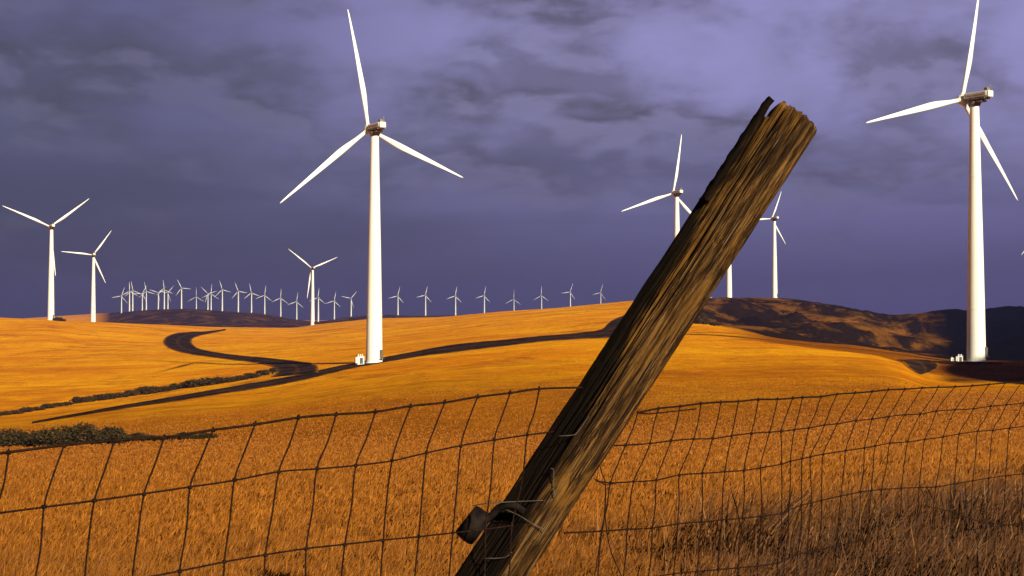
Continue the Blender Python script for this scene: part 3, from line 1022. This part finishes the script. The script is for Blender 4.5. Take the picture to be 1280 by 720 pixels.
def post_body():
    na, ns = 560, 760
    th = np.linspace(0, 2 * np.pi, na, endpoint=False)
    sv = np.linspace(0, 1, ns)
    T, Sg = np.meshgrid(th, sv)
    # local: x right across the post, y away from the camera, z along the axis. theta 0 = +x, -pi/2 = toward camera
    cx, cy = np.cos(T), np.sin(T)
    r = np.ones_like(T)
    # split face: a flat plane cut on the left-front side and a softer flat on the right
    def flat(r, ang, dist, soft=0.04):
        c = np.cos(T - ang)
        lim = np.where(c > 0.05, dist / np.maximum(c, 0.05), 9)
        return np.minimum(r, lim)
    tw = 0.25 * (1 - Sg)
    r = flat(r, math.radians(-142) + tw * 0.8, 0.80)
    r = flat(r, math.radians(-38) + tw * 0.3, 0.93)
    r = flat(r, math.radians(100), 0.85)
    # grain: ridges along the axis
    def ring_noise(freq, sfreq, seed, o=3):
        a = fbm(np.cos(T) * freq + 50 + seed, Sg * sfreq + np.sin(T) * freq + 9, seed, o)
        return a
    wav = 0.04 * np.sin(Sg * 7 + 1.0) + 0.02 * np.sin(Sg * 19)
    ph = T + wav * 0.5
    g = (vnoise(ph * 11.0 + 40, Sg * 7, 3) - .5) * 0.035 + (vnoise(ph * 28.0 + 90, Sg * 9, 5) - .5) * 0.050 + (vnoise(ph * 52.0 + 140, Sg * 16, 6) - .5) * 0.045
    r = r + g
    # deep drying cracks
    for ang, wdt, dep, s0, s1, drift in [(-118, .045, .22, .30, 1.0, .10), (-98, .030, .16, .48, .96, -.10), (-75, .025, .12, .55, .99, .05), (-62, .022, .10, .30, .80, -.08), (-132, .05, .20, .2, .75, .15),
                                         (-48, .02, .09, .62, .99, .02), (-150, .04, .14, .5, .98, .03), (-88, .03, .14, .15, .5, .12), (-35, .018, .07, .4, .72, .04)]:
        c0 = math.radians(ang) + drift * (Sg - .5) + 0.03 * np.sin(Sg * 31 + ang)
        dd = np.abs(np.angle(np.exp(1j * (T - c0))))
        win = np.clip((Sg - s0) / .06, 0, 1) * np.clip((s1 - Sg) / .03 + (1 if s1 > .98 else 0), 0, 1)
        r = r - dep * win * np.exp(-(dd / wdt) ** 2)
    rk = np.random.default_rng(12)
    for _ in range(70):
        c0 = math.radians(rk.uniform(-158, -5)) + rk.uniform(-.25, .25) * (Sg - .5) + 0.02 * np.sin(Sg * 40 + rk.uniform(0, 6))
        s0 = rk.uniform(.05, .97)
        ln = rk.uniform(.04, .16)
        dd = np.abs(np.angle(np.exp(1j * (T - c0))))
        win = np.exp(-((Sg - s0) / ln) ** 4)
        r = r - rk.uniform(.04, .11) * win * np.exp(-(dd / rk.uniform(.012, .028)) ** 2)
    # cross checks and chipped edges
    for ang, s0, wa in [(-60, .52, .35), (-110, .60, .25), (-45, .39, .2), (-80, .83, .18), (-130, .44, .25), (-30, .70, .15)]:
        dd = np.angle(np.exp(1j * (T - math.radians(ang))))
        r = r - .05 * np.exp(-((Sg - s0 - 0.006 * np.sin(dd * 18)) / .0022) ** 2 - (dd / wa) ** 4)
    # knots
    for ang, s0, amp, ws, wa in [(-70, .80, .05, .012, .16), (-78, .565, -.06, .010, .2), (-60, .50, .03, .015, .2)]:
        dd = np.angle(np.exp(1j * (T - math.radians(ang))))
        r = r + amp * np.exp(-((Sg - s0) / ws) ** 2 - (dd / wa) ** 2)
    # the body steps in beneath the loose splinter at the top left
    step = np.clip((Sg - .955) / .025, 0, 1)
    lx = -0.60
    lim = np.where(cx < -0.05, (-lx) / np.maximum(-cx, 0.05), 9)
    r = np.where(step > 0, np.minimum(r, lim * step + 9 * (1 - step) * (1 - step) + (1 - step) * r), r)
    r = r * (1 - 0.10 * np.clip((Sg - .993) / .007, 0, 1) ** 2)
    r = r + (fbm(T * 3 + 20, Sg * 26, 55, 3)) * 0.035
    r = r * RAD
    x = r * cx
    y = r * cy
    # ragged end grain
    L = Sg * LEN
    rag = (vnoise(T * 9 + 3, T * 0, 8) - .5) * 0.007 + (vnoise(T * 30 + 3, T * 0, 9) - .5) * 0.005
    spike = 0.010 * np.exp(-(np.abs(np.angle(np.exp(1j * (T - math.radians(-128))))) / 0.13) ** 2)
    L = L + np.clip((Sg - .9) / .1, 0, 1) ** 3 * (rag + spike - 0.004)
    Vv = np.stack([x.ravel(), y.ravel(), L.ravel()], 1)
    i = np.arange(ns - 1)[:, None] * na
    k = np.arange(na)[None, :]
    a = (i + k).ravel(); b = (i + (k + 1) % na).ravel()
    Ff = np.stack([a, b, b + na, a + na], 1)
    # end cap rings
    top = Vv[-na:]
    caps = []
    base_i = len(Vv)
    prev = np.arange(na) + (ns - 1) * na
    cc = top.mean(0)
    extra, fx = [], []
    for q in (0.94, 0.8, 0.6, 0.4, 0.2, 0.02):
        rg = cc + (top - cc) * q
        rg[:, 2] = top[:, 2] * q * .6 + cc[2] * (1 - q * .6) - 0.008 + (vnoise(np.cos(th) * q * 14 + 5, np.sin(th) * q * 14 + 5, 4) - .5) * 0.022
        extra.append(rg)
        cur = np.arange(na) + base_i
        base_i += na
        fx.append(np.stack([prev, np.roll(prev, -1), np.roll(cur, -1), cur], 1))
        prev = cur
    Vv = np.concatenate([Vv] + extra)
    Ff = np.concatenate([Ff] + fx)
    return Vv, Ff


post = empty('fence_post', base)
q = axis.to_track_quat('Z', 'Y')
# local X across the picture, local Y away from the camera
zx = axis
yx = Vector((0, 1, 0))
xx = yx.cross(zx).normalized()
yx = zx.cross(xx).normalized()
Rm = Matrix((xx, yx, zx)).transposed().to_4x4()
post.rotation_euler = Rm.to_euler()
Vv, Ff = post_body()
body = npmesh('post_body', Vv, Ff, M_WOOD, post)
# splinter at the top left, standing off the body
bm = bmesh.new()
NR, NA = 40, 12
rows = []
for i in range(NR):
    t = i / (NR - 1)
    z = LEN * (0.86) + t * (LEN * 0.14 - 0.006)
    wdt = 0.032 * (1 - 0.15 * t ** 3) + 0.0015 * math.sin(i * 2.1)
    dep = 0.055 * (1 - 0.4 * t)
    xc = -RAD * 0.885 + 0.001 * math.sin(i * .7)
    rows.append([bm.verts.new((xc + wdt / 2 * math.cos(a) * (1 + .18 * math.sin(3 * a + i)), -0.02 + dep * math.sin(a), z + (0.003 * math.sin(a * 2 + 1) if i == NR - 1 else 0)))
                 for a in [2 * math.pi * k / NA for k in range(NA)]])
for A, B in zip(rows, rows[1:]):
    for k in range(NA):
        bm.faces.new((A[k], A[(k + 1) % NA], B[(k + 1) % NA], B[k]))
bm.faces.new(rows[-1][::-1]); bm.faces.new(rows[0])
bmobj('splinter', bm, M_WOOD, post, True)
tag(post, 'thick weathered wooden fence post leaning to the right with a split top', 'fence post')
Minv = (Matrix.Translation(base) @ Rm).inverted()


def loc(u, v, y=None):
    return Minv @ at(u, v, PD if y is None else y)


# iron barrel fitting on a strap at the left side
bm = bmesh.new()
c0 = loc(604, 641, 4.93); c1 = loc(580, 672, 4.93)
dirv = (c1 - c0).normalized()
cyl(bm, c0, c1, 0.036, 0.037, 28)
cyl(bm, c0 - dirv * 0.006, c0, 0.028, 0.036, 28)
cyl(bm, c1, c1 + dirv * 0.005, 0.037, 0.030, 28)
fit = bmobj('gate_hinge', bm, M_IRON, post, True)
bm = bmesh.new()
tube(bm, catmull([loc(606, 652, 4.93), loc(616, 643, 4.92), loc(625, 634, 4.91), loc(642, 632, 4.89), loc(655, 640, 4.885)], 4), 0.013, 10)
bmobj('strap', bm, M_IRON, fit, True)


# wires stapled and wrapped round the post
def wire_part(name, pts, parent, r=0.0017, m=M_WIRE, sub=5):
    bm = bmesh.new()
    tube(bm, catmull(pts, sub), r, 6)
    return bmobj(name, bm, m, parent, True)


M_GALV = simple_noise_mat('grey_wire', (.03, .025, .022), (.075, .062, .055), 40, 0.7, 0.0, spec=0.2)
yy_ = 4.885
wire_part('staple_wire', [loc(592, 632, 4.92), loc(610, 629, 4.88), loc(645, 627, yy_), loc(682, 625.5, yy_ + .01)], post, m=M_GALV)
wire_part('staple_wire', [loc(632, 637, yy_), loc(648, 644, yy_), loc(668, 656, yy_), loc(682, 663, yy_ + .01)], post, m=M_GALV)
wire_part('staple_wire', [loc(688, 586, yy_), loc(692, 588, yy_), loc(692, 610, yy_), loc(694, 622, yy_)], post, m=M_GALV)
wire_part('staple_wire', [loc(607, 662, 4.92), loc(606, 690, 4.90), loc(606, 722, 4.90)], post, m=M_GALV)
wire_part('staple_wire', [loc(604, 698, 4.90), loc(630, 697, yy_), loc(640, 690, yy_)], post, m=M_GALV)
wire_part('staple_wire', [loc(698, 545, yy_), loc(715, 544, yy_), loc(722, 540, yy_), loc(736, 520, yy_)], post, m=M_GALV)
wire_part('staple_wire', [loc(612, 653, 4.93), loc(600, 668, 4.93), loc(592, 680, 4.93)], post, r=.0012, m=M_GALV)


# ------------------------------------------------------------------ woven wire fence
def fence(name, label, cols, rows, dfun, y_off, r_line, r_stay, knots=True):
    """cols: for each stay its picture column on each row; rows: polylines (u list, v list)"""
    cx_ = sum(at(c[0], np.interp(c[0], *rows[0]), dfun(c[0])).x for c in cols) / len(cols)
    cy_ = sum(dfun(c[0]) for c in cols) / len(cols)
    org = Vector((cx_, cy_, tz(cx_, cy_)))
    root = empty(name, org)

    def pt(u, k, du=0.0):
        v = float(np.interp(u, rows[k][0], rows[k][1]))
        # lower rows lean a little toward the camera
        return at(u, v, dfun(u) - 0.012 * k) - org

    rr = random.Random(5)
    nodes = [[pt(c[k], k) for k in range(len(rows))] for c in cols]
    # each line wire runs through its nodes and out to both ends
    for k in range(len(rows)):
        us = rows[k][0]
        pts = [pt(us[0], k)] + [nd[k] + Vector((0, 0, rr.uniform(-.0015, .0015))) for nd in nodes if us[0] + 6 < 640 + F * (nd[k].x + org.x) / (nd[k].y + org.y) < us[-1] - 4] + [pt(us[-1], k)]
        bm = bmesh.new()
        tube(bm, catmull(pts, 4), r_line * (1.35 if k == 0 else 1.0), 6)
        bmobj('line_wire', bm, M_WIRE, root, True)
    for nd in nodes:
        pts = [nd[0] + Vector((0, 0, .006))]
        for k in range(len(nd)):
            pts.append(nd[k])
            if k + 1 < len(nd):
                a, b = nd[k], nd[k + 1]
                side = (a - b).length * rr.uniform(-.02, .03)
                pts.append((a + b) / 2 + Vector((side, 0, 0)))
        bm = bmesh.new()
        tube(bm, catmull(pts, 4), r_stay, 6)
        for k in range(len(nd)):
            s = 0.0048
            A_ = nd[k]
            ph = rr.uniform(-.5, .5)
            cyl(bm, A_ - Vector((s, 0, s * ph)), A_ + Vector((s, 0, s * ph)), r_line * 2.1, r_line * 2.1, 8)
        bmobj('stay_wire', bm, M_WIRE, root, True)
    tag(root, label, 'wire fence', 'woven wire fence panels')
    return root, org


def d_left(u):
    return 1 / np.interp(u, [-80, 55, 666, 760], [1 / 3.34, 1 / 3.5, 1 / 4.68, 1 / 4.93])


def d_right(u):
    return 1 / np.interp(u, [740, 800, 1200, 1340], [1 / 5.15, 1 / 5.9, 1 / 8.5, 1 / 9.6])


Ltop = ([-90, 10.7, 80, 143, 205, 266, 319, 373, 420, 469, 513, 556, 597, 637.6, 674, 728], [578, 565.7, 557, 551, 547, 538, 530, 522, 518.5, 515, 508, 502.6, 496, 491, 486, 484.5])
Lsec = ([-100, -5, 55, 117.7, 180, 237.5, 293, 348.4, 396, 444.7, 490, 533, 575.8, 618, 659, 692], [652, 641, 633.5, 625.6, 617.7, 609, 600, 590, 585.7, 582, 575.6, 565.5, 557.5, 549.6, 543.4, 539.5])
Lthi = ([-120, -20, 40, 105, 165, 224.6, 280.5, 331.6, 382.6, 431, 479, 523.5, 565.7, 609, 640], [764, 752, 744, 735, 725, 714, 702, 694, 686, 681, 675.6, 670.5, 666, 661, 657])
Lcols = [(10.7, -5, -18), (80, 55, 40), (143, 118, 105), (205, 180, 165), (266, 237.5, 224.6), (319, 293, 280.5), (373, 348.4, 331.6), (420, 396, 382.6), (469, 444.7, 431), (513, 490, 479), (556, 533, 523.5), (597, 576, 566),
         (637.6, 618, 607), (674, 659, 640)]
Lcols = [(-52, -68, -80)] + Lcols


def ext(rows, cols, n, dv, du):
    rows = list(rows)
    cols = [list(c) for c in cols]
    for k in range(n):
        last = rows[-1]
        rows.append(([x + du for x in last[0]], [v + dv * (1.0 + .1 * k) for v in last[1]]))
        for c in cols: c.append(c[-1] + du)
    return rows, cols


Lr, Lc = ext([Ltop, Lsec, Lthi], Lcols, 3, 105, -8)
fence('wire_fence', 'rusty woven wire fence panel left of the leaning post, with wide near squares', Lc, Lr, d_left, 0, 0.0026, 0.0025)

Rtop = ([797, 823, 850, 876, 901, 923, 948, 972, 1003, 1026, 1046, 1069, 1090, 1110.5, 1131, 1152.5, 1173, 1194, 1215.5, 1236, 1256, 1330], [516, 510.7, 508, 504.7, 503, 502, 499.5, 498.8, 497, 495.8, 493, 491, 489.4, 487, 486.4, 485, 483.8, 483.4, 482, 480.8, 479, 474])
Rsec = ([767, 782, 812.6, 839, 867, 890.6, 914.6, 939.4, 962, 993, 1011, 1030.6, 1046.7, 1070, 1090, 1111, 1131, 1150.6, 1170.5, 1194, 1217, 1238.7, 1258, 1330], [557, 556.5, 554, 550.5, 549, 548, 544.5, 542, 540.4, 537.4, 535, 531.4, 529.5, 526, 524, 521, 518.6, 517.5, 513.7, 512, 510.7, 507.4, 506, 499])
Rthi = ([745, 757.5, 792, 820.5, 849, 878, 906, 930, 950.6, 977, 1002.5, 1029, 1057, 1080.5, 1112, 1134.5, 1156, 1179, 1199, 1222, 1241, 1330], [601, 604, 602, 600, 594, 591.7, 589.5, 588, 585, 579.7, 573, 568, 563, 560, 554, 552, 549, 546, 542.6, 539, 538, 527])
Rfou = ([705, 750, 784, 815.6, 847, 877, 902.6, 928, 952, 977, 1002.5, 1027, 1075.6, 1102, 1127, 1169, 1220, 1330], [666, 664, 661.5, 660, 655, 652, 650, 648, 645.4, 641.6, 631, 625.5, 615, 612, 610, 608.6, 600, 585])
Rcols = [(797, 782, 763, 752), (823, 812.6, 792, 784), (850, 839, 820.5, 815.6), (876, 867, 849, 847), (901, 890.6, 878, 877), (923, 914.6, 906, 902.6), (948, 939.4, 930, 928), (972, 962, 950.6, 952), (991, 976.5, 977, 977),
         (1003, 993, 988, 986), (1026, 1011, 1002.5, 1002), (1046, 1030.6, 1013, 1014), (1069, 1046.7, 1029, 1027), (1090, 1070, 1057, 1051), (1110.5, 1090, 1080.5, 1075.6), (1131, 1111, 1094, 1089), (1152.5, 1131, 1112, 1102),
         (1173, 1150.6, 1134.5, 1127), (1194, 1170.5, 1156, 1149), (1215.5, 1194, 1179, 1170), (1236, 1217, 1199, 1193), (1256, 1238.7, 1222, 1216), (1277, 1258, 1241, 1236), (1299, 1280, 1262, 1257), (1320, 1301, 1284, 1279)]
Rr, Rc = ext([Rtop, Rsec, Rthi, Rfou], Rcols, 2, 62, -5)
fr, forg = fence('wire_fence', 'rusty woven wire fence panel right of the leaning post, running away into tall grass', Rc, Rr, d_right, 0, 0.0031, 0.0027)
yl = 5.2
for pts in ([(748, 572), (752, 590), (757, 607), (757, 650), (764, 690), (782, 730)], [(757, 607), (755, 650), (748, 690), (742, 730)], [(742, 598), (750, 602), (757, 606), (770, 604)], [(790, 500), (778, 560), (768, 590), (757, 607)]):
    if pts[0][0] == 790: continue
    wire_part('loose_wire', [at(u, v, yl) - forg for u, v in pts], fr, r=.0020)
wire_part('loose_wire', [at(u, v, d_right(u)) - forg for u, v in [(797, 516), (806, 517), (816, 517), (835, 515), (870, 511)]], fr, r=.0028)
wire_part('loose_wire', [at(u, v, 7.4) - forg for u, v in [(1155, 632), (1190, 640), (1225, 652), (1262, 656), (1300, 655)]], fr, r=.0024)


# ------------------------------------------------------------------ standing dry grass
def grass_material():
    m, n, b = mat('dry_grass', rough=0.75)
    geo = n.node('ShaderNodeNewGeometry')
    rnd = geo.outputs['Random Per Island']
    att = n.node('ShaderNodeAttribute', attribute_name='tone')
    s = n.node('ShaderNodeSeparateColor')
    n.put(s.inputs[0], att.outputs['Color'])
    c = n.mixc(rnd, (.14, .043, .002), (.29, .100, .004))
    r2 = n.math('FRACT', n.math('MULTIPLY', rnd, 13.7))
    c = n.mixc(n.mapr(r2, 0.82, 1.0, 0, 0.8, False), c, (.06, .017, .003))
    weed_shade = n.mixc(rnd, (.018, .008, .004), (.105, .038, .008))
    weed_shade = n.mixc(n.mapr(r2, 0.9, 1.0, 0, 0.8, False), weed_shade, (.24, .12, .035))
    c = n.mixc(s.outputs[0], c, weed_shade)
    n.put(b.inputs['Base Color'], c)
    b.inputs['Specular IOR Level'].default_value = 0.2
    return m


M_GRASS = grass_material()


def grass(name, n, y0, y1, h0, h1, wpx, seed, label, tall_right=0.0, ypow=1.0, umin=-420, umax=1760, keep=None):
    r = np.random.default_rng(seed)
    q = r.random(n)
    y = y0 * (y1 / y0) ** (q ** ypow)
    u = r.uniform(umin, umax, n)
    x = (u - 640) / F * y
    if y1 > 100:
        k0 = r.random(n) < np.interp(y, [110, y1], [1.0, 0.15])
        x, y, u = x[k0], y[k0], u[k0]
        n = len(x)
    if keep is not None:
        k_ = keep(x, y, u, r)
        x, y, u = x[k_], y[k_], u[k_]
        n = len(x)
    z = terrain(x, y)
    clump = fbm(x / 1.2, y / 1.6, seed, 3) * 2
    big = fbm(x / 5, y / 9, seed + 3, 3) * 2
    right = np.clip((u - 780) / 480, 0, 1) * np.clip((24 - y) / 12, 0, 1)
    h = r.uniform(h0, h1, n) * (1 + 0.45 * clump) * (1 + tall_right * right) * np.interp(y, [5, 30, 60, 130, 300], [1, .9, .6, .45, .4])
    wd = np.maximum(0.0022, wpx * y / F) * r.uniform(.6, 1.25, n)
    lean = r.normal(0.28 + 0.0 * right, 0.22, n)
    lean2 = r.normal(0.0, 0.22, n)
    hx = lean * h; hy = lean2 * h
    ang = r.uniform(0, np.pi, n)
    # width mostly across the view so that blades read, with scatter
    ax = np.cos(ang * 0.5 - np.pi / 4); ay = np.sin(ang * 0.5 - np.pi / 4)
    segs = [(0, 1.0, 0.0), (0.45, 0.9, 0.2), (0.8, 0.9, 0.64), (1.0, 0.15, 1.0)]
    Vs = []
    for f, wf, lf in segs:
        head = 1.5 if 0.7 < f < 0.9 else 1.0
        bx = x + hx * lf; by = y + hy * lf; bz = z - 0.02 + h * f * (1 - 0.12 * lf * np.abs(lean))
        for sg in (-1, 1):
            Vs.append(np.stack([bx + sg * ax * wd * wf * head / 2, by + sg * ay * wd * wf * head / 2, bz], 1))
    Vv = np.stack(Vs, 1).reshape(-1, 3)
    b0 = np.arange(n) * 8
    Ff = np.concatenate([np.stack([b0 + 2 * k, b0 + 2 * k + 1, b0 + 2 * k + 3, b0 + 2 * k + 2], 1) for k in range(3)])
    tone = np.clip(right * 1.1 + (big + 0.15) * np.clip((u - 640) / 300, 0, 1) * np.clip((20 - y) / 8, 0, 1) * 0.8 + 0.10 * clump + 0.34 * np.clip((18 - y) / 12, 0, 1), 0, 1)  # browner near and right: rusty weeds plus foreground shade put into the colour
    tone = np.repeat(tone, 8)
    At = np.stack([tone, tone, tone, np.ones_like(tone)], 1)
    o = npmesh(name, Vv, Ff, M_GRASS, smooth=False, attrs={'tone': At})
    return tag(o, label, 'grass', kind='stuff')


grass('dry_grass', 270000, 5.6, 30, .14, .30, 1.15, 101, 'golden brown dry grass standing behind the fence', tall_right=.25, ypow=.9)
grass('distant_grass', 270000, 28, 200, .20, .36, 1.0, 102, 'fine golden stubble covering the slope beyond the near grass', ypow=1.0)


def keepweeds(x, y, u, r):
    c = fbm(x / .8, y / 1.0, 77, 3) * 2
    return (c + (u - 1040) / 700 + r.normal(0, .15, len(x))) > 0.12


grass('tall_weeds', 26000, 5.5, 13, .32, .62, 1.4, 103, 'tall rusty brown weeds among the right fence panel', umin=640, umax=1420, keep=keepweeds)

# ------------------------------------------------------------------ haze
bm = bmesh.new()
box(bm, (0, 3950, 50), (26000, 8700, 300))
mh = bpy.data.materials.new('haze')
mh.use_nodes = True
mh.node_tree.nodes.clear()
hn = NT(mh.node_tree)
pv = hn.node('ShaderNodeVolumePrincipled')
pv.inputs['Color'].default_value = (.11, .115, .34, 1)
pv.inputs['Density'].default_value = 0.00016
pv.inputs['Anisotropy'].default_value = 0.0
ho = hn.node('ShaderNodeOutputMaterial')
hn.l.new(pv.outputs[0], ho.inputs['Volume'])
hz = bmobj('haze', bm, mh)
hz['kind'] = 'stuff'
hz['label'] = 'thin lilac haze over the far hills'
zmin = min(v.co.z for v in ground.data.vertices)
zmax = max(v.co.z for v in ground.data.vertices)
print('terrain z range', zmin, zmax)
